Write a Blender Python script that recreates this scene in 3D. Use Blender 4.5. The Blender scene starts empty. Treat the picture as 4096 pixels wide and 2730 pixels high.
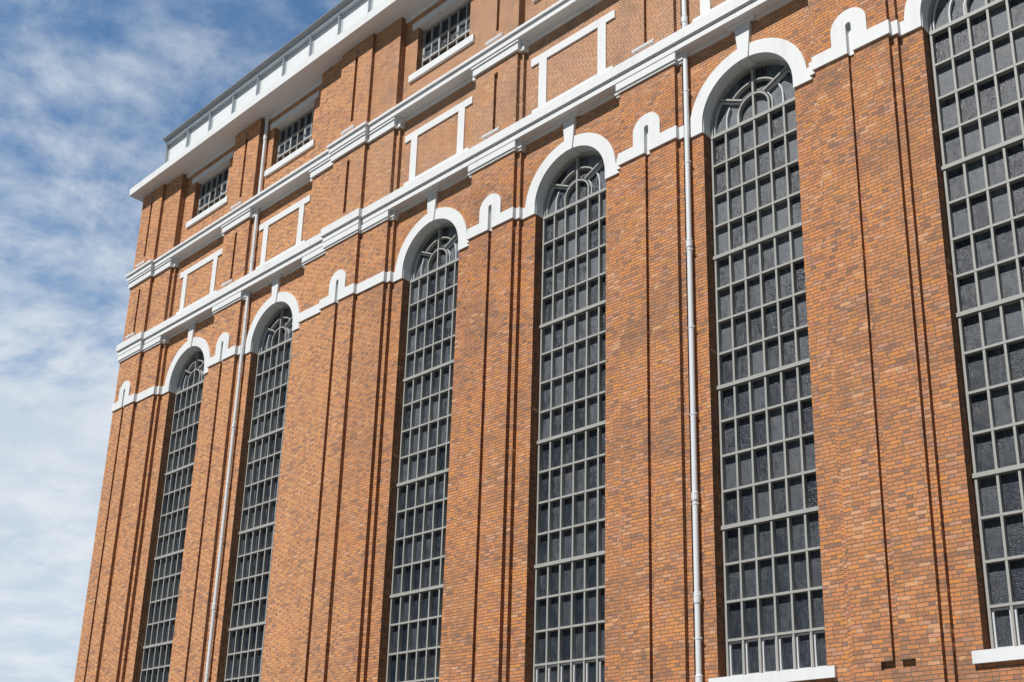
import bpy, bmesh, math, random
from mathutils import Matrix, Vector
random.seed(7)
PI = math.pi
scene = bpy.context.scene
col = scene.collection
Z0 = 18.52                    # local z = 0 is the springing bar of the tall windows
GZ = -Z0                      # ground in local z

# ------------------------------------------------------------------ node helpers
class NT:
    def __init__(self, mat):
        self.t = mat.node_tree; self.n = self.t.nodes; self.l = self.t.links
    def node(self, typ, **kw):
        n = self.n.new(typ)
        for k, v in kw.items(): setattr(n, k, v)
        return n
    def set(self, sock, v):
        if hasattr(v, 'is_output'): self.l.new(v, sock)
        else: sock.default_value = v
    def m(self, op, a, b=None, c=None, clamp=False):
        n = self.node('ShaderNodeMath', operation=op); n.use_clamp = clamp
        self.set(n.inputs[0], a)
        if b is not None: self.set(n.inputs[1], b)
        if c is not None: self.set(n.inputs[2], c)
        return n.outputs[0]
    def mix(self, f, a, b, blend='MIX'):
        n = self.node('ShaderNodeMix', data_type='RGBA', blend_type=blend)
        self.set(n.inputs['Factor'], f); self.set(n.inputs['A'], a); self.set(n.inputs['B'], b)
        # RGBA sockets are the last A/B pair
        for i in n.inputs:
            pass
        return n
    def mixc(self, f, a, b, blend='MIX'):
        n = self.node('ShaderNodeMix', data_type='RGBA', blend_type=blend)
        self.set(n.inputs[0], f); self.set(n.inputs[6], a); self.set(n.inputs[7], b)
        return n.outputs[2]
    def ramp(self, f, stops, interp='LINEAR'):
        n = self.node('ShaderNodeValToRGB'); r = n.color_ramp; r.interpolation = interp
        while len(r.elements) < len(stops): r.elements.new(0.5)
        for e, (p, c) in zip(r.elements, stops):
            e.position = p; e.color = (*c, 1) if len(c) == 3 else c
        self.set(n.inputs[0], f)
        return n.outputs[0]
    def smooth(self, v, lo, hi):
        n = self.node('ShaderNodeMapRange', interpolation_type='SMOOTHSTEP')
        self.set(n.inputs[0], v); n.inputs[1].default_value = lo; n.inputs[2].default_value = hi
        n.inputs[3].default_value = 0; n.inputs[4].default_value = 1
        return n.outputs[0]
    def comb(self, x, y, z):
        n = self.node('ShaderNodeCombineXYZ')
        for i, v in enumerate((x, y, z)): self.set(n.inputs[i], v)
        return n.outputs[0]
    def noise(self, vec, scale, detail=3, rough=.5, dist=0):
        n = self.node('ShaderNodeTexNoise')
        self.set(n.inputs['Vector'], vec); n.inputs['Scale'].default_value = scale
        n.inputs['Detail'].default_value = detail; n.inputs['Roughness'].default_value = rough
        n.inputs['Distortion'].default_value = dist
        return n.outputs[0]
    def white(self, vec):
        n = self.node('ShaderNodeTexWhiteNoise', noise_dimensions='3D')
        self.set(n.inputs['Vector'], vec)
        return n.outputs[0], n.outputs[1]

def new_mat(name):
    m = bpy.data.materials.new(name); m.use_nodes = True
    nt = NT(m); bsdf = nt.n['Principled BSDF']
    return m, nt, bsdf

def position(nt):
    g = nt.node('ShaderNodeNewGeometry')
    s = nt.node('ShaderNodeSeparateXYZ'); nt.l.new(g.outputs['Position'], s.inputs[0])
    sn = nt.node('ShaderNodeSeparateXYZ'); nt.l.new(g.outputs['True Normal'], sn.inputs[0])
    return g, s.outputs, sn.outputs

# ------------------------------------------------------------------ materials
def brick_material():
    m, nt, b = new_mat('brick')
    g, P, N = position(nt)
    x, y, z = P[0], P[1], P[2]
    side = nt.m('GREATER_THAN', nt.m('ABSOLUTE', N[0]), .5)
    # along-wall coordinate: x on the fronts, y on the returns
    mx = nt.node('ShaderNodeMix', data_type='FLOAT')
    nt.set(mx.inputs[0], side); nt.set(mx.inputs[2], x); nt.set(mx.inputs[3], nt.m('ADD', y, .625 + 3.6))
    u = nt.m('ADD', mx.outputs[0], 360.0)
    S, H, C, J = .239, .119, .082, .0066
    T = S + H
    wob = nt.m('MULTIPLY', nt.m('SUBTRACT', nt.noise(g.outputs['Position'], 2.2, 2), .5), .012)
    zz = nt.m('ADD', nt.m('ADD', z, wob), 40.0)
    v = nt.m('DIVIDE', zz, C)
    row = nt.m('FLOOR', v); fv = nt.m('SUBTRACT', v, row)
    jit, _ = nt.white(nt.comb(row, 3.3, 7.7))
    uu = nt.m('ADD', nt.m('DIVIDE', u, T), nt.m('ADD', nt.m('MULTIPLY', nt.m('MODULO', row, 2.0), .5), nt.m('MULTIPLY', jit, .30)))
    cell = nt.m('FLOOR', uu); fu = nt.m('SUBTRACT', uu, cell)
    q = S / T
    head = nt.m('GREATER_THAN', fu, q)
    ds = nt.m('MINIMUM', fu, nt.m('ABSOLUTE', nt.m('SUBTRACT', fu, q)))
    de = nt.m('MINIMUM', ds, nt.m('SUBTRACT', 1.0, fu))
    du = nt.m('MULTIPLY', de, T)
    dv = nt.m('MULTIPLY', nt.m('MINIMUM', fv, nt.m('SUBTRACT', 1.0, fv)), C)
    fine = nt.noise(g.outputs['Position'], 46, 3, .6)
    dist = nt.m('ADD', nt.m('MINIMUM', du, dv), nt.m('MULTIPLY', nt.m('SUBTRACT', fine, .5), .006))
    face = nt.smooth(dist, J - .0022, J + .0018)                     # 1 on the brick, 0 in the joint
    idv = nt.comb(nt.m('ADD', nt.m('MULTIPLY', cell, 2.0), head), row, side)
    r1, rc = nt.white(idv)
    sc = nt.node('ShaderNodeSeparateColor'); nt.l.new(rc, sc.inputs[0])
    r2, r3, r4 = sc.outputs
    # regional character: the far (western) bays are lighter and even, the near ones mixed and sooty
    near = nt.smooth(nt.m('ADD', x, nt.m('MULTIPLY', nt.noise(g.outputs['Position'], .35, 2), 5)), -14.0, -5.0)
    big = nt.noise(g.outputs['Position'], .55, 4, .55)
    mid = nt.noise(g.outputs['Position'], 3.2, 3, .6)
    far_c = nt.ramp(r1, [(0, (.300, .135, .088)), (.10, (.440, .170, .085)), (.28, (.570, .225, .098)), (.50, (.625, .256, .108)), (.72, (.655, .280, .114)), (.9, (.540, .205, .098)), (1, (.690, .335, .165))])
    near_c = nt.ramp(r1, [(0, (.280, .130, .085)), (.08, (.430, .170, .085)), (.26, (.520, .198, .092)), (.50, (.555, .212, .092)), (.70, (.600, .225, .066)), (.84, (.570, .250, .140)), (.93, (.480, .215, .140)), (1, (.620, .300, .165))])
    c = nt.mixc(near, far_c, near_c)
    # burnt headers
    hd = nt.m('MULTIPLY', head, nt.m('GREATER_THAN', r2, nt.m('SUBTRACT', nt.m('ADD', .34, nt.m('MULTIPLY', near, .36)), nt.m('MULTIPLY', side, .12))))
    c = nt.mixc(nt.m('MULTIPLY', hd, nt.m('ADD', .40, nt.m('MULTIPLY', r3, .45))), c, nt.mixc(r4, (.300, .145, .105, 1), (.170, .085, .070, 1)))
    # upper storeys a little paler and pinker
    hi = nt.m('MULTIPLY', nt.smooth(z, Z0 + 1.2, Z0 + 3.2), .66)
    c = nt.mixc(nt.m('MULTIPLY', hi, near), c, (.57, .315, .205, 1))
    # mottling inside the bricks and weathering across the wall
    c = nt.mixc(nt.m('MULTIPLY', nt.smooth(nt.noise(g.outputs['Position'], 24, 4, .65), .55, .75), nt.m('ADD', .10, nt.m('MULTIPLY', near, .55))), c, (.15, .082, .06, 1))
    soot = nt.m('MULTIPLY', nt.smooth(nt.m('ADD', nt.m('MULTIPLY', big, .7), nt.m('MULTIPLY', mid, .4)), .50, .72), nt.m('ADD', .10, nt.m('MULTIPLY', near, .38)))
    c = nt.mixc(soot, c, (.19, .105, .075, 1))
    bright = nt.smooth(nt.noise(g.outputs['Position'], .9, 3), .52, .75)
    c = nt.mixc(nt.m('MULTIPLY', bright, .34), c, (.70, .275, .09, 1))
    # return faces mixed towards dark brown, by a varying amount per brick
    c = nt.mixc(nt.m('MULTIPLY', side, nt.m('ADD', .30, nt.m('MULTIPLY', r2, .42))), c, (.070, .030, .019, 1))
    # replaced bricks bedded in pale mortar
    patch = nt.smooth(nt.noise(nt.comb(x, y, nt.m('MULTIPLY', z, .8)), 1.1, 2), .50, .72)
    rep = nt.m('GREATER_THAN', r3, nt.m('SUBTRACT', .997, nt.m('MULTIPLY', patch, .07)))
    c = nt.mixc(nt.m('MULTIPLY', rep, nt.m('MULTIPLY', near, .7)), c, (.66, .31, .16, 1))
    mort = nt.mixc(near, (.49, .375, .26, 1), (.215, .175, .128, 1))
    mort = nt.mixc(nt.m('MULTIPLY', nt.smooth(mid, .45, .7), .5), mort, (.22, .17, .125, 1))
    mort = nt.mixc(nt.m('MULTIPLY', rep, .9), mort, (.78, .66, .50, 1))
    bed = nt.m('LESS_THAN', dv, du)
    mort = nt.mixc(nt.m('MULTIPLY', bed, nt.m('ADD', .15, nt.m('MULTIPLY', near, .45))), mort, (.115, .088, .062, 1))  # bed joints darker than perpends: recess shade put into the mortar colour
    c = nt.mixc(1.0, c, (1.10, 1.20, 1.16, 1), 'MULTIPLY')
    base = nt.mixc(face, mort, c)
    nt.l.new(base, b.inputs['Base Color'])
    b.inputs['Roughness'].default_value = .86
    b.inputs['Specular IOR Level'].default_value = .28
    hgt = nt.m('ADD', nt.m('MULTIPLY', face, nt.m('ADD', .75, nt.m('MULTIPLY', r4, .35))), nt.m('MULTIPLY', fine, .35))
    bp = nt.node('ShaderNodeBump'); bp.inputs['Strength'].default_value = .8; bp.inputs['Distance'].default_value = .014
    nt.l.new(hgt, bp.inputs['Height']); nt.l.new(bp.outputs[0], b.inputs['Normal'])
    return m

def paint_material(name, colr, rough=.55, stain=.12, staincol=(.45, .43, .38), streak=True, bump=.15):
    m, nt, b = new_mat(name)
    g, P, N = position(nt)
    n1 = nt.noise(nt.comb(nt.m('MULTIPLY', P[0], 4.5), nt.m('MULTIPLY', P[1], 4.5), nt.m('MULTIPLY', P[2], .7 if streak else 4.5)), 1.3, 5, .62)
    n2 = nt.noise(g.outputs['Position'], 1.1, 4, .6)
    f = nt.m('MULTIPLY', nt.smooth(nt.m('ADD', nt.m('MULTIPLY', n1, .6), nt.m('MULTIPLY', n2, .5)), .52, .80), stain)
    spots = nt.m('MULTIPLY', nt.smooth(nt.noise(g.outputs['Position'], 17, 4, .7), .66, .80), stain * 1.4)
    c = nt.mixc(f, (*colr, 1), (*staincol, 1))
    c = nt.mixc(spots, c, (*[k * .7 for k in staincol], 1))
    nt.l.new(c, b.inputs['Base Color'])
    b.inputs['Roughness'].default_value = rough
    b.inputs['Specular IOR Level'].default_value = .35
    bp = nt.node('ShaderNodeBump'); bp.inputs['Strength'].default_value = bump; bp.inputs['Distance'].default_value = .01
    nt.l.new(nt.noise(g.outputs['Position'], 9, 5, .65), bp.inputs['Height']); nt.l.new(bp.outputs[0], b.inputs['Normal'])
    return m

def glass_material(name, pitch, rowh, x_ofs, dusty=1.0):
    """old rolled glass, dark behind, grey with dust and streaks, sun sheen painted in higher up; every pane differs"""
    m, nt, b = new_mat(name)
    g, P, N = position(nt)
    cx = nt.m('FLOOR', nt.m('DIVIDE', nt.m('ADD', P[0], x_ofs), pitch))
    cz = nt.m('FLOOR', nt.m('DIVIDE', nt.m('SUBTRACT', P[2], Z0), rowh))
    r, rc = nt.white(nt.comb(cx, cz, 2.0))
    sc = nt.node('ShaderNodeSeparateColor'); nt.l.new(rc, sc.inputs[0])
    ofs = nt.m('MULTIPLY', r, 37.0)
    vs = nt.comb(nt.m('ADD', nt.m('MULTIPLY', P[0], 9.0), ofs), P[1], nt.m('MULTIPLY', P[2], 1.5))
    streak = nt.noise(vs, 1.6, 5, .65)
    blot = nt.noise(nt.comb(nt.m('ADD', P[0], ofs), P[1], P[2]), 4.2, 5, .6, .6)
    dust = nt.m('ADD', nt.m('MULTIPLY', streak, .55), nt.m('MULTIPLY', blot, .55))
    dust = nt.smooth(nt.m('ADD', dust, nt.m('MULTIPLY', nt.m('SUBTRACT', sc.outputs[0], .5), .34)), .34, .80)
    sun_sheen = nt.smooth(P[2], Z0 - 15.0, Z0 + 1.0)  # lightens upwards: sun sheen of the upper panes put into the colour
    dk = nt.m('MULTIPLY', dust, nt.m('MULTIPLY', dusty, nt.m('ADD', .26, nt.m('MULTIPLY', sun_sheen, .85))))
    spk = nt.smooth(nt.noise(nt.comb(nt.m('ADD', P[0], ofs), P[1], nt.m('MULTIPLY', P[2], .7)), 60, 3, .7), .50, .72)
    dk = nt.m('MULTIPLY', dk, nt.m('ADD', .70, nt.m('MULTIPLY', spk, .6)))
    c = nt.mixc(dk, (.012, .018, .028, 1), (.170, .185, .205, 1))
    c = nt.mixc(nt.m('MULTIPLY', nt.smooth(nt.noise(nt.comb(P[0], P[1], P[2]), 2.6, 3), .6, .8), .25), c, (.20, .165, .115, 1))
    nt.l.new(c, b.inputs['Base Color'])
    nt.set(b.inputs['Roughness'], nt.m('ADD', .22, nt.m('MULTIPLY', dk, .34)))
    b.inputs['Specular IOR Level'].default_value = .5
    bp = nt.node('ShaderNodeBump'); bp.inputs['Strength'].default_value = .9; bp.inputs['Distance'].default_value = .012
    h = nt.m('ADD', nt.noise(nt.comb(nt.m('MULTIPLY', P[0], 1.4), P[1], P[2]), 55, 3, .6), nt.m('MULTIPLY', nt.noise(g.outputs['Position'], 7, 2), .6))
    nt.l.new(h, bp.inputs['Height']); nt.l.new(bp.outputs[0], b.inputs['Normal'])
    return m

def plain_material(name, colr, rough=.5, metal=0.0):
    m, nt, b = new_mat(name)
    g, P, N = position(nt)
    n = nt.noise(g.outputs['Position'], 14, 4, .6)
    c = nt.mixc(nt.m('MULTIPLY', nt.smooth(n, .45, .75), .35), (*colr, 1), (*[k * .6 for k in colr], 1))
    nt.l.new(c, b.inputs['Base Color'])
    b.inputs['Roughness'].default_value = rough; b.inputs['Metallic'].default_value = metal
    return m

def ground_material():
    m, nt, b = new_mat('paving')
    g, P, N = position(nt)
    br = nt.node('ShaderNodeTexBrick'); nt.l.new(g.outputs['Position'], br.inputs['Vector'])
    br.inputs['Scale'].default_value = 1.2
    br.inputs['Color1'].default_value = (.125, .118, .108, 1); br.inputs['Color2'].default_value = (.105, .10, .092, 1)
    br.inputs['Mortar'].default_value = (.10, .09, .08, 1); br.inputs['Mortar Size'].default_value = .012
    n = nt.noise(g.outputs['Position'], .4, 5, .6)
    c = nt.mixc(nt.m('MULTIPLY', n, .4), br.outputs[0], (.10, .095, .085, 1))
    nt.l.new(c, b.inputs['Base Color']); b.inputs['Roughness'].default_value = .85
    return m

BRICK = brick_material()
WHITE = paint_material('white_render', (.755, .765, .765), .62, .30, (.47, .45, .40))
FRAME = paint_material('grey_window_paint', (.37, .368, .345), .5, .35, (.25, .243, .22))
SASH = paint_material('pale_sash_paint', (.60, .635, .66), .42, .15, (.45, .46, .46))
STEEL = paint_material('pale_steel_paint', (.50, .545, .58), .45, .18, (.36, .38, .39))
STEEL_PANEL = paint_material('white_steel_paint', (.76, .78, .79), .5, .10, (.55, .56, .56))
GUTTER = paint_material('dull_grey_gutter', (.30, .31, .32), .55, .4, (.22, .20, .17))
PIPE = paint_material('white_pipe_paint', (.74, .76, .78), .38, .10, (.5, .5, .5), bump=.05)
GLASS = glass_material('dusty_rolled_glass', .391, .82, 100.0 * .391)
GLASS_HI = glass_material('dark_attic_glass', .41, .57, 100.0 * .41, .12)
IRON = plain_material('weathered_iron', (.33, .34, .36), .5, .6)
DARK = plain_material('dark_rubber', (.05, .05, .055), .6)
BOLT = plain_material('galvanised_bolt', (.62, .63, .64), .4, .5)
TAN = plain_material('tan_crumbling_mortar', (.50, .30, .12), .9)
PAVING = ground_material()
ROOF = plain_material('roof_felt', (.20, .20, .20), .9)

# ------------------------------------------------------------------ mesh helpers
ORIG = {}
def link(o, parent=None):
    col.objects.link(o)
    if parent is not None: o.parent = parent
    return o

def empty(name, loc, label=None, cat=None, group=None):
    o = bpy.data.objects.new(name, None); o.empty_display_size = .3
    link(o); o.location = (loc[0], loc[1], loc[2] + Z0)
    ORIG[o.name] = Vector((loc[0], loc[1], loc[2]))
    if label: o['label'] = label
    if cat: o['category'] = cat
    if group: o['group'] = group
    return o

class MB:
    def __init__(self): self.v = []; self.f = []
    def quad(self, *pts):
        i = len(self.v); self.v += [tuple(p) for p in pts]; self.f.append(tuple(range(i, i + len(pts))))
    def box(self, x0, x1, y0, y1, z0, z1, skip=''):
        p = lambda a, b, c: ((x0, x1)[a], (y0, y1)[b], (z0, z1)[c])
        F = {'f': [(0,0,0),(1,0,0),(1,0,1),(0,0,1)], 'b': [(1,1,0),(0,1,0),(0,1,1),(1,1,1)],
             'l': [(0,1,0),(0,0,0),(0,0,1),(0,1,1)], 'r': [(1,0,0),(1,1,0),(1,1,1),(1,0,1)],
             'd': [(0,1,0),(1,1,0),(1,0,0),(0,0,0)], 'u': [(0,0,1),(1,0,1),(1,1,1),(0,1,1)]}
        for k, c in F.items():
            if k not in skip: self.quad(*[p(*q) for q in c])
    def prism_xz(self, poly, y0, y1):
        """closed (x,z) outline, counter-clockwise seen from the front, extruded from y0 (front) to y1"""
        n = len(poly)
        self.quad(*[(x, y0, z) for x, z in poly])
        self.quad(*[(x, y1, z) for x, z in reversed(poly)])
        for i in range(n):
            a, c = poly[i], poly[(i + 1) % n]
            self.quad((a[0], y0, a[1]), (a[0], y1, a[1]), (c[0], y1, c[1]), (c[0], y0, c[1]))
    def strip_xz(self, a, b, y0, y1, caps=True):
        """ribbon between two (x,z) polylines of equal length (a outer, b inner), extruded in y"""
        n = len(a)
        for i in range(n - 1):
            p, q, r, s = a[i], a[i + 1], b[i + 1], b[i]
            self.quad((p[0], y0, p[1]), (q[0], y0, q[1]), (r[0], y0, r[1]), (s[0], y0, s[1]))
            self.quad((p[0], y1, p[1]), (s[0], y1, s[1]), (r[0], y1, r[1]), (q[0], y1, q[1]))
            self.quad((p[0], y0, p[1]), (p[0], y1, p[1]), (q[0], y1, q[1]), (q[0], y0, q[1]))
            self.quad((s[0], y0, s[1]), (r[0], y0, r[1]), (r[0], y1, r[1]), (s[0], y1, s[1]))
        if caps:
            for k in (0, n - 1):
                p, s = a[k], b[k]
                self.quad((p[0], y0, p[1]), (s[0], y0, s[1]), (s[0], y1, s[1]), (p[0], y1, p[1]))
    def bar_xz(self, pts, w, y0, y1):
        """bar of width w along an open (x,z) polyline"""
        a, b = [], []
        n = len(pts)
        for i, p in enumerate(pts):
            q0 = pts[max(0, i - 1)]; q1 = pts[min(n - 1, i + 1)]
            d = Vector((q1[0] - q0[0], q1[1] - q0[1])).normalized()
            nx, nz = -d.y * w / 2, d.x * w / 2
            a.append((p[0] + nx, p[1] + nz)); b.append((p[0] - nx, p[1] - nz))
        self.strip_xz(a, b, y0, y1)
    def sweep(self, path, prof, caps=True):
        """orthogonal plan path (x,y), outward on the right hand; prof = closed [(offset, z)]"""
        n = len(path); rings = []
        for i in range(n):
            nn = []
            for j in (i - 1, i):
                if 0 <= j < n - 1:
                    d = Vector((path[j + 1][0] - path[j][0], path[j + 1][1] - path[j][1])).normalized()
                    nn.append(Vector((d.y, -d.x)))
            m = nn[0] if len(nn) == 1 or (nn[0] - nn[1]).length < 1e-4 else nn[0] + nn[1]
            rings.append([(path[i][0] + m.x * o, path[i][1] + m.y * o, z) for o, z in prof])
        k = len(prof)
        for i in range(n - 1):
            for j in range(k):
                a, b = rings[i], rings[i + 1]
                self.quad(a[j], b[j], b[(j + 1) % k], a[(j + 1) % k])
        if caps:
            self.quad(*rings[0]); self.quad(*reversed(rings[-1]))
    def cyl(self, p0, p1, r0, r1=None, n=16, caps=True):
        r1 = r0 if r1 is None else r1
        p0, p1 = Vector(p0), Vector(p1); d = (p1 - p0).normalized()
        t = Vector((1, 0, 0)) if abs(d.x) < .9 else Vector((0, 1, 0))
        a = d.cross(t).normalized(); b = d.cross(a)
        A = [p0 + (a * math.cos(2*PI*i/n) + b * math.sin(2*PI*i/n)) * r0 for i in range(n)]
        B = [p1 + (a * math.cos(2*PI*i/n) + b * math.sin(2*PI*i/n)) * r1 for i in range(n)]
        for i in range(n): self.quad(A[i], A[(i+1) % n], B[(i+1) % n], B[i])
        if caps: self.quad(*reversed(A)); self.quad(*B)
    def torus(self, c, R, r, normal='y', n=24, k=8):
        c = Vector(c)
        def pt(i, j):
            a, q = 2*PI*i/n, 2*PI*j/k
            rr = R + r * math.cos(q); h = r * math.sin(q)
            if normal == 'y': return c + Vector((rr*math.cos(a), h, rr*math.sin(a)))
            return c + Vector((rr*math.cos(a), rr*math.sin(a), h))
        for i in range(n):
            for j in range(k): self.quad(pt(i, j), pt(i+1, j), pt(i+1, j+1), pt(i, j+1))
    def build(self, name, mat, parent=None, smooth=False, loc=None):
        """loc / parent origin are in local z coordinates"""
        if parent is not None: o0 = ORIG[parent.name]
        else: o0 = Vector(loc) if loc is not None else Vector((0, 0, 0))
        me = bpy.data.meshes.new(name)
        bm = bmesh.new()
        vs = [bm.verts.new((v[0] - o0.x, v[1] - o0.y, v[2] - o0.z)) for v in self.v]
        for f in self.f:
            try: bm.faces.new([vs[i] for i in f])
            except ValueError: pass
        bmesh.ops.remove_doubles(bm, verts=bm.verts, dist=1e-5)
        bmesh.ops.recalc_face_normals(bm, faces=bm.faces)
        bm.to_mesh(me); bm.free()
        if smooth:
            for p in me.polygons: p.use_smooth = True
        me.materials.append(mat)
        o = bpy.data.objects.new(name, me); link(o, parent)
        if parent is None: o.location = (o0.x, o0.y, o0.z + Z0)
        ORIG[o.name] = o0.copy()
        return o

def arc(cx, cz, r, a0, a1, n=24):
    return [(cx + r * math.cos(math.radians(a0 + (a1 - a0) * i / n)), cz + r * math.sin(math.radians(a0 + (a1 - a0) * i / n))) for i in range(n + 1)]

def tag(o, label, cat, group=None):
    o['label'] = label; o['category'] = cat
    if group: o['group'] = group
    return o

# ------------------------------------------------------------------ layout (metres)
XW = [-24.397, -18.943, -10.908, -5.454, 0.0, 5.454]     # left reveals of the six bays
OW = 2.46                                                # opening width
yw, y1, yA, y2 = -.25, -.375, -.5, -.625                 # wall, first step, pilaster, projecting pilaster
CN = -1.48; CW = -2.74
piers = [dict(kind='corner_l', c=XW[0] - 2.85)]
piers.append(dict(kind='narrow', c=XW[1] + CN))
piers.append(dict(kind='wide', c=XW[2] + CW))
for k in (3, 4, 5): piers.append(dict(kind='narrow', c=XW[k] + CN))
piers.append(dict(kind='corner_r', c=XW[5] + OW + 2.85))
for p in piers:
    if p['kind'] == 'narrow': p.update(a=.85, s=.985, yf=yA)
    else: p.update(a=.83, B=2.135, s=2.285, yf=y2)
XL = piers[0]['c'] - piers[0]['a']                       # building corners
XR = piers[-1]['c'] + piers[-1]['a']
ZT = 9.88                                                # underside of the eaves slab
GH = .07                                                 # half width of the grooves

def plan(p, top=False):
    c, a, s = p['c'], p['a'], p['s']
    if p['kind'] == 'narrow':
        L = [(c-a, yw), (c-a, yA)] if top else [(c-s, yw), (c-s, y1), (c-a, y1), (c-a, yA)]
        Rr = [(c+a, yA), (c+a, yw)] if top else [(c+a, yA), (c+a, y1), (c+s, y1), (c+s, yw)]
        return L, Rr
    B = p['B']
    l = [(c-B, yw), (c-B, yA), (c-a, yA), (c-a, y2)] if top else [(c-s, yw), (c-s, y1), (c-B, y1), (c-B, yA), (c-a, yA), (c-a, y2)]
    r = [(c+a, y2), (c+a, yA), (c+B, yA), (c+B, yw)] if top else [(c+a, y2), (c+a, yA), (c+B, yA), (c+B, y1), (c+s, y1), (c+s, yw)]
    if p['kind'] == 'corner_l': l = [(c-a, yw), (c-a, y2)]
    if p['kind'] == 'corner_r': r = [(c+a, y2), (c+a, yw)]
    return l, r

# ------------------------------------------------------------------ the building
bld = empty('brick_building', ((XL + XR) / 2, 0, GZ),
            'tall orange brick industrial hall with white cornices, stepped pilasters and arched windows', 'building')

# --- flat wall between the pilasters, with its openings
AZ, ARI, ARO = .26, 1.23, 1.58                           # archivolt: springing, inner and outer radius
SILL = -13.12
WT, WB = 9.27, 7.45                                      # attic window head and sill
w = MB(); DEP = .19
xs = [XL] + sum([[x, x + OW] for x in XW], []) + [XR]
for i in range(0, len(xs), 2):
    w.quad((xs[i], yw, GZ), (xs[i+1], yw, GZ), (xs[i+1], yw, ZT + .02), (xs[i], yw, ZT + .02))
for x in XW:
    xe = x + OW; cx = x + OW / 2
    w.quad((x, yw, GZ), (xe, yw, GZ), (xe, yw, SILL), (x, yw, SILL))
    A = arc(cx, AZ, ARI, 180, 0, 36)
    for i in range(36):
        a, b = A[i], A[i+1]
        w.quad((a[0], yw, a[1]), (b[0], yw, b[1]), (b[0], yw, WB), (a[0], yw, WB))
        w.quad((a[0], yw, a[1]), (a[0], DEP, a[1]), (b[0], DEP, b[1]), (b[0], yw, b[1]))
    w.quad((x, yw, WT), (xe, yw, WT), (xe, yw, ZT + .02), (x, yw, ZT + .02))
    for z0, z1 in ((SILL, AZ), (WB, WT)):
        w.quad((x, yw, z0), (x, DEP, z0), (x, DEP, z1), (x, yw, z1))
        w.quad((xe, yw, z0), (xe, yw, z1), (xe, DEP, z1), (xe, DEP, z0))
        w.quad((x, yw, z0), (xe, yw, z0), (xe, DEP, z0), (x, DEP, z0))
    w.quad((x, yw, WT), (x, DEP, WT), (xe, DEP, WT), (xe, yw, WT))
# side and rear walls
w.quad((XL, yw, GZ), (XL, yw, ZT), (XL, 22, ZT), (XL, 22, GZ))
w.quad((XR, yw, GZ), (XR, 22, GZ), (XR, 22, ZT), (XR, yw, ZT))
w.quad((XL, 22, GZ), (XL, 22, ZT), (XR, 22, ZT), (XR, 22, GZ))
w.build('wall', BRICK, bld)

# --- pilasters
GROOVES = [(-13.18, .80), (3.25, 5.255), (6.75, 9.36)]
NOTCH = (-13.34, -13.18)
GD = .10
for p in piers:
    m = MB(); c, a, yf = p['c'], p['a'], p['yf']
    zsplit = 6.02
    for top, z0, z1 in ((False, GZ, zsplit), (True, zsplit, ZT + .01)):
        L, Rr = plan(p, top)
        for poly in (L, Rr):
            for (xa, ya), (xb, yb) in zip(poly, poly[1:]):
                m.quad((xa, ya, z0), (xb, yb, z0), (xb, yb, z1), (xa, ya, z1))
    # front with grooves
    xl, xr = c - a, c + a
    bands = [(GZ, NOTCH[0], None), (NOTCH[0], NOTCH[1], (c - .30, c + .36))]
    zz = NOTCH[1]
    for g0, g1 in GROOVES:
        if g0 > zz + 1e-6: bands.append((zz, g0, None))
        bands.append((g0, g1, (c - GH, c + GH))); zz = g1
    bands.append((zz, ZT + .01, None))
    prev = None
    for z0, z1, h in bands:
        if h is None:
            m.quad((xl, yf, z0), (xr, yf, z0), (xr, yf, z1), (xl, yf, z1))
        else:
            m.quad((xl, yf, z0), (h[0], yf, z0), (h[0], yf, z1), (xl, yf, z1))
            m.quad((h[1], yf, z0), (xr, yf, z0), (xr, yf, z1), (h[1], yf, z1))
            yb = yf + GD
            m.quad((h[0], yb, z0), (h[1], yb, z0), (h[1], yb, z1), (h[0], yb, z1))
            m.quad((h[0], yf, z0), (h[0], yb, z0), (h[0], yb, z1), (h[0], yf, z1))
            m.quad((h[1], yb, z0), (h[1], yf, z0), (h[1], yf, z1), (h[1], yb, z1))
        # ledges where the recess changes width
        cuts = sorted({xl, xr, *(h or ()), *(prev or ())})
        for xa, xb in zip(cuts, cuts[1:]):
            xm = (xa + xb) / 2
            inn = h is not None and h[0] < xm < h[1]; pin = prev is not None and prev[0] < xm < prev[1]
            if inn != pin: m.quad((xa, yf, z0), (xb, yf, z0), (xb, yf + GD, z0), (xa, yf + GD, z0))
        prev = h
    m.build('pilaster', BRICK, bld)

# --- impost band with the little arch over each groove
IB0, IB1, IP = .02, .355, .05
SH = .063                                                # half width of the slot
for i, p in enumerate(piers):
    L, Rr = plan(p); c, yf = p['c'], p['yf']
    m = MB()
    prof = [(-.068, IB0), (IP, IB0), (IP, IB1), (-.068, IB1)]
    if p['kind'] == 'corner_l': pl = [(XL, 21.5)] + L[1:]
    else: pl = [(XW[i-1] + OW + (ARO - ARI), yw)] + L
    pr = Rr + [(XW[i] - (ARO - ARI), yw)] if i < len(XW) else Rr[:-1] + [(XR, 21.5)]
    m.sweep(pl + [(c - SH, yf)], prof)
    m.sweep([(c + SH, yf)] + pr, prof)
    lr, lz = .414, .71
    out = [(c + lr, IB1)] + arc(c, lz, lr, 0, 180, 28) + [(c - lr, IB1)]
    inn = [(c + SH, IB1)] + arc(c, lz + .015, SH, 0, 180, 28) + [(c - SH, IB1)]
    m.strip_xz(out, inn, yf - IP, yf + .068)
    m.box(c - SH - .004, c + SH + .004, yf + .068, yf + .095, IB0 - .004, lz + .09)   # white back of the slot
    m.build('impost_band', WHITE, bld)

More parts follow.
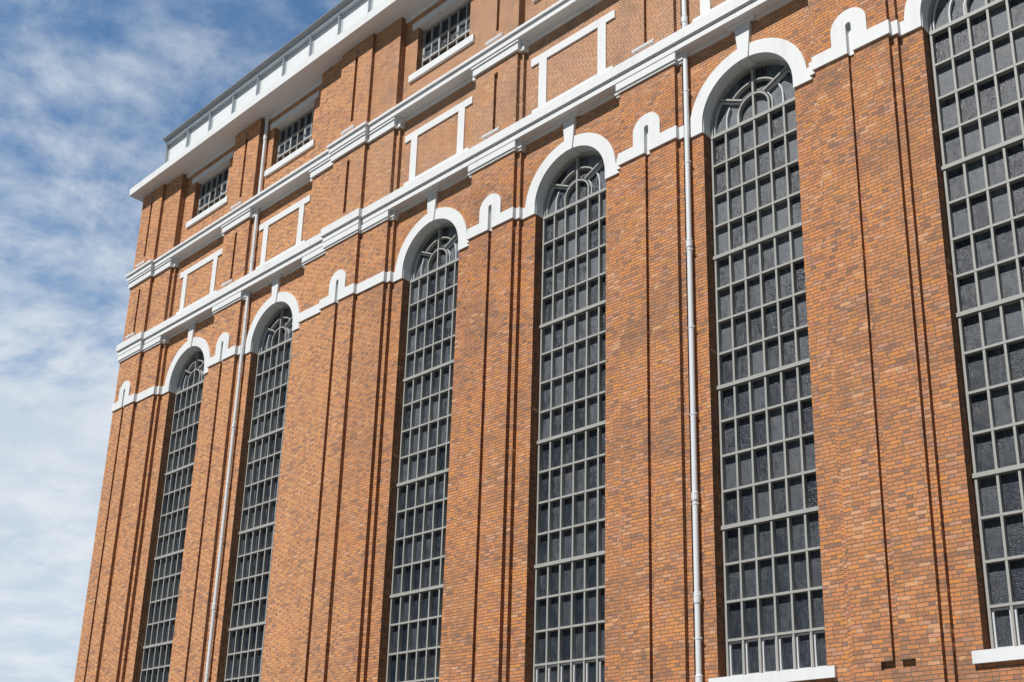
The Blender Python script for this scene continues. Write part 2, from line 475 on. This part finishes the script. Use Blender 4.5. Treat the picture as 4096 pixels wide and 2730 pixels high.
# --- lower and middle cornices
def crown_path():
    P = []
    for p in piers:
        c, a = p['c'], p['a']
        if p['kind'] == 'corner_l': P += [(XL, 21.5), (XL, y2), (c + a, y2), (c + a, yA)]
        elif p['kind'] == 'wide': P += [(c - a, yA), (c - a, y2), (c + a, y2), (c + a, yA)]
        elif p['kind'] == 'corner_r': P += [(c - a, yA), (c - a, y2), (XR, y2), (XR, 21.5)]
    return P
CP = crown_path()
def inset(prof): return prof
low = MB()
low.sweep(CP, [(-.27, 2.467), (.10, 2.467), (.10, 2.60), (.075, 2.60), (.075, 2.635), (.118, 2.635), (.118, 2.66), (.135, 2.66), (.135, 2.672),
               (.16, 2.672), (.16, 2.955), (.150, 2.967), (-.27, 3.03)])
low_o = low.build('lower_cornice', WHITE, bld)
midc = MB()
midc.sweep(CP, [(-.27, 5.873), (.14, 5.873), (.14, 6.075), (.20, 6.075), (.20, 6.165), (.188, 6.178), (-.27, 6.23)])
mid_o = midc.build('middle_cornice', WHITE, bld)

def frieze(prof, name, parent):
    for p in piers:
        L, Rr = plan(p); m = MB()
        if p['kind'] == 'corner_l': path = [(XL, 21.5)] + L[1:] + Rr
        elif p['kind'] == 'corner_r': path = L + Rr[:-1] + [(XR, 21.5)]
        else: path = L + Rr
        m.sweep(path, prof); m.build(name, WHITE, parent)
frieze([(-.03, 2.478), (.085, 2.478), (.085, 2.25), (.05, 2.25), (.05, 2.18), (-.03, 2.18)], 'frieze_block', low_o)
frieze([(-.03, 5.884), (.112, 5.884), (.112, 5.785), (.076, 5.785), (.076, 5.543), (-.03, 5.543)], 'frieze_block', mid_o)

# --- bed mouldings under the soffits, between pilasters
bays = []
for i, x in enumerate(XW):
    xl = piers[i]['c'] + piers[i]['s']; xr = piers[i+1]['c'] - piers[i+1]['s']
    xlt = piers[i]['c'] + piers[i].get('B', piers[i]['a']); xrt = piers[i+1]['c'] - piers[i+1].get('B', piers[i+1]['a'])
    cx = x + OW / 2
    m = MB()
    for a, b in ((xl, cx - .285), (cx + .285, xr)): m.sweep([(a, yw), (b, yw)], [(-.02, 2.394), (.035, 2.394), (.065, 2.43), (.065, 2.48), (-.02, 2.48)])
    m.sweep([(cx - .285, yw), (cx - .285, yw - .09), (cx + .285, yw - .09), (cx + .285, yw)], [(-.03, 2.394), (.05, 2.394), (.08, 2.43), (.08, 2.48), (-.03, 2.48)])
    m.build('bed_moulding', WHITE, low_o)
    m = MB(); m.sweep([(xl, yw), (xr, yw)], [(-.02, 5.768), (.03, 5.768), (.07, 5.81), (.07, 5.886), (-.02, 5.886)]); m.build('bed_moulding', WHITE, mid_o)
    bays.append((xlt, xrt))

# --- eaves slab and parapet
sl = MB()
SX0, SX1 = XL - .30, XR + .30
sl.box(SX0, SX1, -1.135, 22.3, ZT, 10.215)
slab = sl.build('eaves_slab', WHITE, bld)
for xl, xr in bays:
    m = MB(); m.sweep([(xl, yw), (xr, yw)], [(-.02, 9.741), (.05, 9.741), (.09, 9.80), (.09, 9.892), (-.02, 9.892)]); m.build('bed_moulding', WHITE, slab)
m = MB()
PX0, PX1 = -26.20, XR - 1.4
m.box(PX0, PX1, -.70, -.66, 10.215, 11.58); m.box(PX0, PX0 + .04, -.66, 21, 10.215, 11.58); m.box(PX1 - .04, PX1, -.66, 21, 10.215, 11.58)
par = m.build('steel_parapet', STEEL_PANEL, bld)
m = MB()
m.box(PX0 - .09, PX1 + .09, -.87, -.68, 11.58, 11.72); m.box(PX0 - .03, PX1 + .03, -.735, -.702, 11.46, 11.58)
for k in range(int((PX1 - PX0) / .21)):                  # bolts through the flange
    xx = PX0 + .1 + k * .21
    m.box(xx, xx + .022, -.81, -.788, 11.566, 11.581)
m.build('rail', STEEL, par)
m = MB()
m.prism_xz([(0, 0)] * 0 or [(PX0 - .08, 0), (PX1 + .1, 0), (PX1 + .1, .01), (PX0 - .08, .01)], 0, 0) if False else None
m.sweep([(PX0 - .08, -.87), (PX1 + .1, -.87)], [(-.20, 11.722), (0.0, 11.722), (.15, 11.775), (.15, 11.80), (-.20, 11.83)])
m.build('gutter', GUTTER, par)
k = 0
while -26.22 + 1.655 * k < PX1:
    x = -26.22 + 1.655 * k; k += 1
    m = MB()
    m.box(x - .013, x + .013, -.83, -.702, 10.215, 11.575)
    m.box(x + .014, x + .10, -.716, -.7015, 10.215, 11.575)
    for q in range(9):
        zc = 10.30 + q * .145
        m.cyl((x + .012, -.765, zc), (x + .028, -.765, zc), .013, .006, 6); m.cyl((x + .06, -.714, zc + .03), (x + .06, -.728, zc + .03), .013, .006, 6)
    m.build('stiffener', STEEL, par)
m = MB(); m.box(XL + .5, XR - .5, 0, 21, 10.216, 10.30); m.build('roof', ROOF, bld)

# --- white panel frames between the cornices
for x in XW:
    m = MB(); yf = yw - .042
    m.box(x - .28, x + 2.77, yf, yw + .02, 4.93, 5.178)
    m.box(x + .03, x + .325, yf, yw + .02, 3.42, 4.93, 'u'); m.box(x + 2.18, x + 2.465, yf, yw + .02, 3.42, 4.93, 'u')
    m.box(x - .20, x + 2.70, yf, yw + .02, 2.98, 3.42)
    m.build('panel_frame', WHITE, bld)

# --- arches
for x in XW:
    cx = x + OW / 2; m = MB(); yf = yw - IP
    out = [(cx + ARO, IB0)] + arc(cx, AZ, ARO, 0, 180, 48) + [(cx - ARO, IB0)]
    inn = [(cx + ARI - .004, IB0)] + arc(cx, AZ, ARI - .004, 0, 180, 48) + [(cx - ARI + .004, IB0)]
    out[1:-1] = [(px, pz) for px, pz in out[1:-1]]
    m.strip_xz(out, inn, yf, yw + .004)
    inn2 = [(cx + ARI - .003, IB0)] + arc(cx, AZ, ARI - .003, 0, 180, 48) + [(cx - ARI + .003, IB0)]
    inn3 = [(a_ - (a_ - cx) * .012, b_) for a_, b_ in inn2]
    m.strip_xz(inn2, inn3, yw + .004, .072)
    ar = m.build('arch_surround', WHITE, bld)
    k = MB()
    k.prism_xz([(cx - .118, 1.445), (cx + .118, 1.445), (cx + .212, 2.40), (cx - .212, 2.40)], yw - .095, .055)
    k.build('keystone', WHITE, ar)

# --- tall arched windows
def sash(m, x0, x1, z0, z1, y0, y1, t=.03):
    m.box(x0, x0 + t, y0, y1, z0, z1); m.box(x1 - t, x1, y0, y1, z0, z1)
    m.box(x0 + t, x1 - t, y0, y1, z0, z0 + t); m.box(x0 + t, x1 - t, y0, y1, z1 - t, z1)

PIT = .391
def tall_window(x):
    cx = x + OW / 2; m = MB()
    yF, yB = .02, .158
    for sgn in (0, 1):                                   # outer stiles in two steps
        fx = (lambda a: x + a) if sgn == 0 else (lambda a: x + OW - a)
        for a, b, y0 in ((.002, .036, .075), (.034, .082, yF)):
            m.box(min(fx(a), fx(b)), max(fx(a), fx(b)), y0, yB + (.003 if y0 > .03 else 0), SILL, .04)
    for k in range(1, 6):
        mx = cx + (k - 3) * PIT
        m.box(mx - .023, mx + .023, yF + .002, yB - .002, SILL, -.02)
    for r in range(1, 16):
        z = -.82 * r
        if r % 4 == 0: m.box(x - .003, x + OW + .003, -.006, yB - .004, z - .046, z + .042)
        else: m.box(x + .05, x + OW - .05, yF - .003, yB - .006, z - .026, z + .026)
    m.box(x + .035, x + OW - .035, .008, yB - .004, -.052, .034)                     # springing bar
    m.box(x + .05, x + OW - .05, yF - .002, yB - .006, SILL, SILL + .055)
    # fanlight
    o = [(cx + ARI - .006, .0)] + arc(cx, AZ, ARI - .006, 0, 180, 44) + [(cx - ARI + .006, .0)]
    i_ = [(cx + 1.148, .0)] + arc(cx, AZ, 1.148, 0, 180, 44) + [(cx - 1.148, .0)]
    m.strip_xz(o, i_, .035, yB)
    m.box(cx - .025, cx + .025, yF, yB - .001, .03, AZ + 1.16)
    o = [(cx + .428, .03)] + arc(cx, AZ, .428, 0, 180, 28) + [(cx - .428, .03)]
    i_ = [(cx + .387, .03)] + arc(cx, AZ, .387, 0, 180, 28) + [(cx - .387, .03)]
    m.strip_xz(o, i_, yF - .003, yB - .003)
    a0 = arc(cx, AZ, .789, 45, 135, 24); a1 = arc(cx, AZ, .752, 45, 135, 24)
    m.strip_xz(a0, a1, yF + .003, yB - .004)
    for sg in (-1, 1):
        m.bar_xz([(cx + sg * .945, .975), (cx + sg * .285, .628)], .040, yF - .006, yB - .005)
    win = m.build('tall_window', FRAME, bld)
    # glass: one sheet behind the bars
    gl = MB(); yg = .142
    gl.quad((x + .005, yg, SILL), (x + OW - .005, yg, SILL), (x + OW - .005, yg, AZ), (x + .005, yg, AZ))
    A = arc(cx, AZ, ARI - .005, 0, 180, 36)
    gl.quad(*[(a, yg, b) for a, b in A])
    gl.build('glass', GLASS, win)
    # opening lights: two in the fan, six along the sill
    for sg in (-1, 1):
        s = MB(); f = lambda a: cx + sg * a
        ra = [(f(px), pz) for px, pz in [(1.115, .035)] + [(1.115 * math.cos(t), AZ + 1.115 * math.sin(t)) for t in [math.radians(q) for q in range(0, 37, 4)]]]
        s.bar_xz(ra, .026, .075, .150)
        s.bar_xz([(f(.945), .915), (f(.345), .602)], .028, .075, .149)
        rb = [(f(px), pz) for px, pz in [(.468, .035), (.468, AZ)] + [(.468 * math.cos(t), AZ + .468 * math.sin(t)) for t in [math.radians(q) for q in range(6, 43, 6)]]]
        s.bar_xz(rb, .024, .075, .148)
        rd = [(f(px), pz) for px, pz in [(.765, .035), (.765, AZ)] + [(.765 * math.cos(t), AZ + .765 * math.sin(t)) for t in [math.radians(q) for q in range(5, 33, 4)]]]
        s.bar_xz(rd, .034, .056, .149)
        s.build('casement', SASH, win)
    for k in range(6):
        s = MB(); xa = cx + (k - 3) * PIT + .030; xb = xa + PIT - .060
        if k == 0: xa = x + .088
        if k == 5: xb = x + OW - .088
        sash(s, xa, xb, SILL + .062, SILL + .786, .075, .150, .032)
        s.build('casement', SASH, win)
    s = MB(); s.box(x - .175, x + 2.665, -.345, .10, -13.345, SILL - .002, 'b')
    s.build('sill', WHITE, win)
for x in XW: tall_window(x)

# --- attic windows
def attic_window(x):
    m = MB(); yF, yB = -.03, .075; pit = OW / 6
    m.box(x, x + .05, yF, yB, WB, WT); m.box(x + OW - .05, x + OW, yF, yB, WB, WT)
    m.box(x + .05, x + OW - .05, yF, yB, WT - .085, WT)
    t1, t2 = 8.60, 8.04
    for t in (t1, t2): m.box(x + .05, x + OW - .05, yF - .003, yB, t - .028, t + .028)
    for k in range(1, 6):
        mx = x + k * pit
        zr = ((WB, t2 - .02), (t2 + .02, t1 - .02), (t1 + .02, WT - .05))
        for j, (z0, z1) in enumerate(zr):
            if j == 1 and k in (1, 5): continue
            m.box(mx - .024, mx + .024, yF + .002, yB - .002, z0, z1)
    win = m.build('attic_window', FRAME, bld)
    g = MB(); g.quad((x, .052, WB), (x + OW, .052, WB), (x + OW, .052, WT), (x, .052, WT)); g.build('glass', GLASS_HI, win)
    for a in (0, 4):
        s = MB(); xa = x + a * pit + (.052 if a == 0 else .026); xb = x + (a + 2) * pit - (.026 if a == 0 else .052)
        sash(s, xa, xb, t2 + .03, t1 - .03, -.022, .06, .034)
        xm = (xa + xb) / 2; s.box(xm - .014, xm + .014, -.018, .058, t2 + .06, t1 - .06)
        c = s.build('casement', SASH, win)
        h = MB(); h.box(xa - .006, xa + .03, -.045, -.024, t2 + .20, t2 + .235); h.box(xa + .004, xa + .018, -.06, -.045, t2 + .16, t2 + .225)
        h.build('latch', IRON, c)
    s = MB(); s.box(x - .265, x + 2.725, -.33, .05, 7.205, WB - .002, 'b'); s.build('sill', WHITE, win)
    s = MB(); s.box(x - .275, x + 2.715, -.292, .10, WT - .004, 9.505, 'b'); s.build('lintel', WHITE, win)
for x in XW: attic_window(x)

# ------------------------------------------------------------------ downpipes
def downpipe(px, collars, brackets, label):
    py = -.372
    root = empty('downpipe', (px, py, GZ), label, 'downpipe', 'white rainwater downpipes on the facade')
    m = MB(); m.cyl((px, py, GZ), (px, py, ZT + .01), .062, n=24, caps=False); m.build('pipe', PIPE, root, True)
    for z in collars:
        m = MB(); m.cyl((px, py, z - .11), (px, py, z - .07), .064, .079, 24); m.cyl((px, py, z - .07), (px, py, z + .07), .079, n=24); m.cyl((px, py, z + .07), (px, py, z + .09), .079, .085, 24, ); m.cyl((px, py, z + .09), (px, py, z + .12), .085, .063, 24)
        m.build('collar', PIPE, root)
    for z in brackets:
        m = MB(); m.cyl((px, py, z - .018), (px, py, z + .018), .069, n=24)
        m.box(px - .095, px + .095, py - .006, py + .006, z - .017, z + .017)
        m.box(px - .02, px + .02, py + .06, yw + .005, z - .015, z + .015)
        br = m.build('bracket', PIPE, root)
        for sg in (-1, 1):
            q = MB(); q.cyl((px + sg * .083, py - .028, z), (px + sg * .083, py + .026, z), .011, n=8); q.build('bolt', BOLT, br)
downpipe(XW[1] - .388, [8.9, 3.73, -2.70, -9.10, -15.2], [7.97, 4.40, 1.36, -.75, -2.86, -4.81, -6.75, -9.26, -11.30, -13.4],
         'white downpipe between the two leftmost tall windows, beside the second pilaster')
downpipe(XW[4] - .388, [8.9, 3.45, -2.92, -9.15, -11.43, -13.15], [3.27, 1.33, -.70, -3.08, -5.07, -7.21, -9.31, -11.29, -12.27],
         'white downpipe right of centre between the two big windows nearest the right edge')

# ------------------------------------------------------------------ wall lamps on the cornices
def make_lamp():
    c = (0, 0, 0)
    root = empty('wall_lamp', (0, 0, GZ), None, 'lamp', 'white tubular wall lamps above the cornices')
    ORIG[root.name] = Vector((0, 0, 0)); root.location = (0, 0, 0)
    m = MB(); m.cyl((-.335, 0, 0), (.335, 0, 0), .036, n=18); m.box(-.335, .335, -.034, .034, -.046, -.012); m.build('housing', PIPE, root)
    for sg in (-1, 1):
        m = MB(); m.cyl((sg * .335, 0, 0), (sg * .350, 0, 0), .038, .032, 18); m.build('end_cap', BOLT, root)
    for sg in (-1, 1):
        m = MB(); m.box(sg * .24 - .015, sg * .24 + .015, .02, .13, -.022, -.008); m.box(sg * .24 - .02, sg * .24 + .02, .118, .128, -.09, .03); m.build('bracket', IRON, root)
    return root
def copy_tree(o, parent=None):
    c = o.copy(); col.objects.link(c); c.parent = parent
    for ch in list(o.children): copy_tree(ch, c)
    return c
lamp0 = make_lamp(); first = True
LAMPS = [(0, 3.125, 'tubular white lamp on the lower cornice at the far left corner'),
         (1, 3.125, 'tubular white lamp on the lower cornice, left of the left downpipe'),
         (3, 3.125, 'tubular white lamp on the lower cornice above the pilaster left of the middle window bay'),
         (4, 3.125, 'tubular white lamp on the lower cornice just left of the right downpipe'),
         (0, 6.385, 'tubular white lamp on the middle cornice at the far left corner'),
         (1, 6.385, 'tubular white lamp on the middle cornice between the two leftmost attic windows'),
         (2, 6.385, 'tubular white lamp on the middle cornice at the foot of the widest pier'),
         (3, 6.385, 'tubular white lamp on the middle cornice right of the rightmost attic window')]
for i, z, lab in LAMPS:
    o = lamp0 if first else copy_tree(lamp0); first = False
    o.location = (piers[i]['c'] - .02, piers[i]['yf'] - .125, z + Z0); o['label'] = lab

# ------------------------------------------------------------------ iron rings under the eaves
def make_ring():
    root = empty('iron_ring', (0, 0, 0), None, 'ring', 'iron rings hanging at the tops of the pilasters')
    root.location = (0, 0, 0)
    m = MB(); m.torus((0, -.035, -.10), .092, .014); m.build('hoop', IRON, root, True)
    m = MB(); m.torus((0, -.03, 0), .022, .010, 'z', 14, 6); m.cyl((0, -.012, 0), (0, .01, 0), .013, n=8); m.build('eyebolt', IRON, root)
    return root
ring0 = make_ring(); first = True
for i, lab in ((0, 'grey iron ring hanging on the left corner pier just under the eaves'),
               (1, 'grey iron ring on the narrow pilaster beside the left downpipe, under the eaves'),
               (2, 'grey iron ring on the wide central pier, under the eaves')):
    o = ring0 if first else copy_tree(ring0); first = False
    o.location = (piers[i]['c'] + .0, piers[i]['yf'], 9.63 + Z0); o['label'] = lab
    o.rotation_euler = (0, 0, math.radians((12, -9, 16)[i]))

# ------------------------------------------------------------------ lump on the slab corner
bm = bmesh.new(); bmesh.ops.create_icosphere(bm, subdivisions=3, radius=.085)
for v in bm.verts:
    k = 1 + .28 * math.sin(v.co.x * 61 + 1) * math.sin(v.co.y * 47) + .2 * math.sin(v.co.z * 83 + v.co.x * 30)
    v.co = Vector((v.co.x * k * 1.1, v.co.y * k * .9, v.co.z * k * .95))
me = bpy.data.meshes.new('mortar_lump'); bm.to_mesh(me); bm.free(); me.materials.append(TAN)
lump = bpy.data.objects.new('mortar_lump', me); link(lump); lump.location = (SX0 + .24, -1.03, 10.215 + .055 + Z0)
tag(lump, 'small tan lump of old mortar lying on the left end of the eaves slab', 'mortar lump')

# ------------------------------------------------------------------ ground
g = MB(); g.quad((-400, -400, GZ), (400, -400, GZ), (400, 400, GZ), (-400, 400, GZ))
gr = g.build('ground', PAVING); gr['kind'] = 'structure'

# ------------------------------------------------------------------ sky, clouds, sun
SUN = Vector((-.05, -1.0, 1.2)).normalized()
elev = math.asin(SUN.z); rot = math.atan2(SUN.x, SUN.y)
world = bpy.data.worlds.new('World'); scene.world = world; world.use_nodes = True
nt = NT(world); bg = nt.n['Background']
sky = nt.node('ShaderNodeTexSky', sky_type='NISHITA', sun_disc=False)
sky.sun_elevation = elev; sky.sun_rotation = rot
sky.air_density = 1.0; sky.dust_density = .4; sky.ozone_density = 2.0; sky.altitude = 20
tc = nt.node('ShaderNodeTexCoord'); d = nt.node('ShaderNodeSeparateXYZ'); nt.l.new(tc.outputs['Generated'], d.inputs[0])
zc = nt.m('MAXIMUM', d.outputs[2], .03)
px = nt.m('DIVIDE', d.outputs[0], nt.m('ADD', zc, .10)); py = nt.m('DIVIDE', d.outputs[1], nt.m('ADD', zc, .10))
cv = nt.comb(px, py, 0.0)
wr = nt.noise(cv, 1.6, 2)
cw = nt.comb(nt.m('ADD', px, nt.m('MULTIPLY', wr, .25)), nt.m('ADD', nt.m('MULTIPLY', py, 1.25), nt.m('MULTIPLY', wr, .3)), 2.0)
n1 = nt.noise(cv, 1.5, 3, .5)
n2 = nt.noise(cw, 8.5, 8, .60)
up = nt.smooth(d.outputs[2], .22, .66)
vd = nt.m('ADD', nt.m('MULTIPLY', d.outputs[0], -.66), nt.m('MULTIPLY', d.outputs[1], .70))
cover = nt.m('SUBTRACT', nt.m('ADD', .24, nt.m('MULTIPLY', nt.smooth(vd, -.35, .45), .52)), nt.m('MULTIPLY', up, .36))
val = nt.m('ADD', nt.m('ADD', nt.m('MULTIPLY', n1, .40), nt.m('MULTIPLY', n2, .62)), nt.m('SUBTRACT', cover, .98))
mask = nt.smooth(val, -.14, .26)
shade = nt.noise(cw, 4.0, 5, .55)
cloud = nt.mixc(nt.smooth(shade, .35, .7), (.62, .70, .79, 1), (.80, .84, .88, 1))
skyc = nt.node('ShaderNodeVectorMath', operation='SCALE'); nt.l.new(sky.outputs[0], skyc.inputs[0]); skyc.inputs[3].default_value = .075
front = nt.smooth(vd, -.25, .50)
gain = nt.m('ADD', .38, nt.m('MULTIPLY', front, 1.15))
tint = nt.comb(nt.m('MULTIPLY', gain, .86), nt.m('MULTIPLY', gain, 1.16), nt.m('MULTIPLY', gain, 1.28))
skyt = nt.mixc(1.0, skyc.outputs[0], tint, 'MULTIPLY')
out = nt.mixc(nt.m('MULTIPLY', mask, .92), skyt, cloud)
nt.l.new(out, bg.inputs[0]); bg.inputs[1].default_value = 1.0

sd = bpy.data.lights.new('sun', 'SUN'); sd.energy = 4.85; sd.angle = math.radians(.5); sd.color = (1.0, .97, .925)
so = bpy.data.objects.new('sun', sd); link(so); so.rotation_euler = SUN.to_track_quat('Z', 'Y').to_euler(); so.location = (0, -30, 60)

# ------------------------------------------------------------------ camera (recovered from the photograph)
cam = bpy.data.cameras.new('camera'); co = bpy.data.objects.new('camera', cam); link(co)
R3 = Matrix(((0.72454803, 0.18848793, 0.66294981), (0.68864125, -0.23753732, -0.68509059), (0.028344, 0.9529157, -0.30190776)))
co.matrix_world = Matrix.Translation((13.057, -20.082, -16.924 + Z0)) @ R3.to_4x4()
cam.sensor_width = 36; cam.sensor_fit = 'HORIZONTAL'; cam.lens = 39.97221
cam.shift_x = .00299; cam.shift_y = .16099; cam.clip_end = 2000; cam.clip_start = .1
scene.camera = co
scene.view_settings.view_transform = 'Standard'; scene.view_settings.look = 'None'
scene.view_settings.exposure = 0; scene.view_settings.gamma = 1
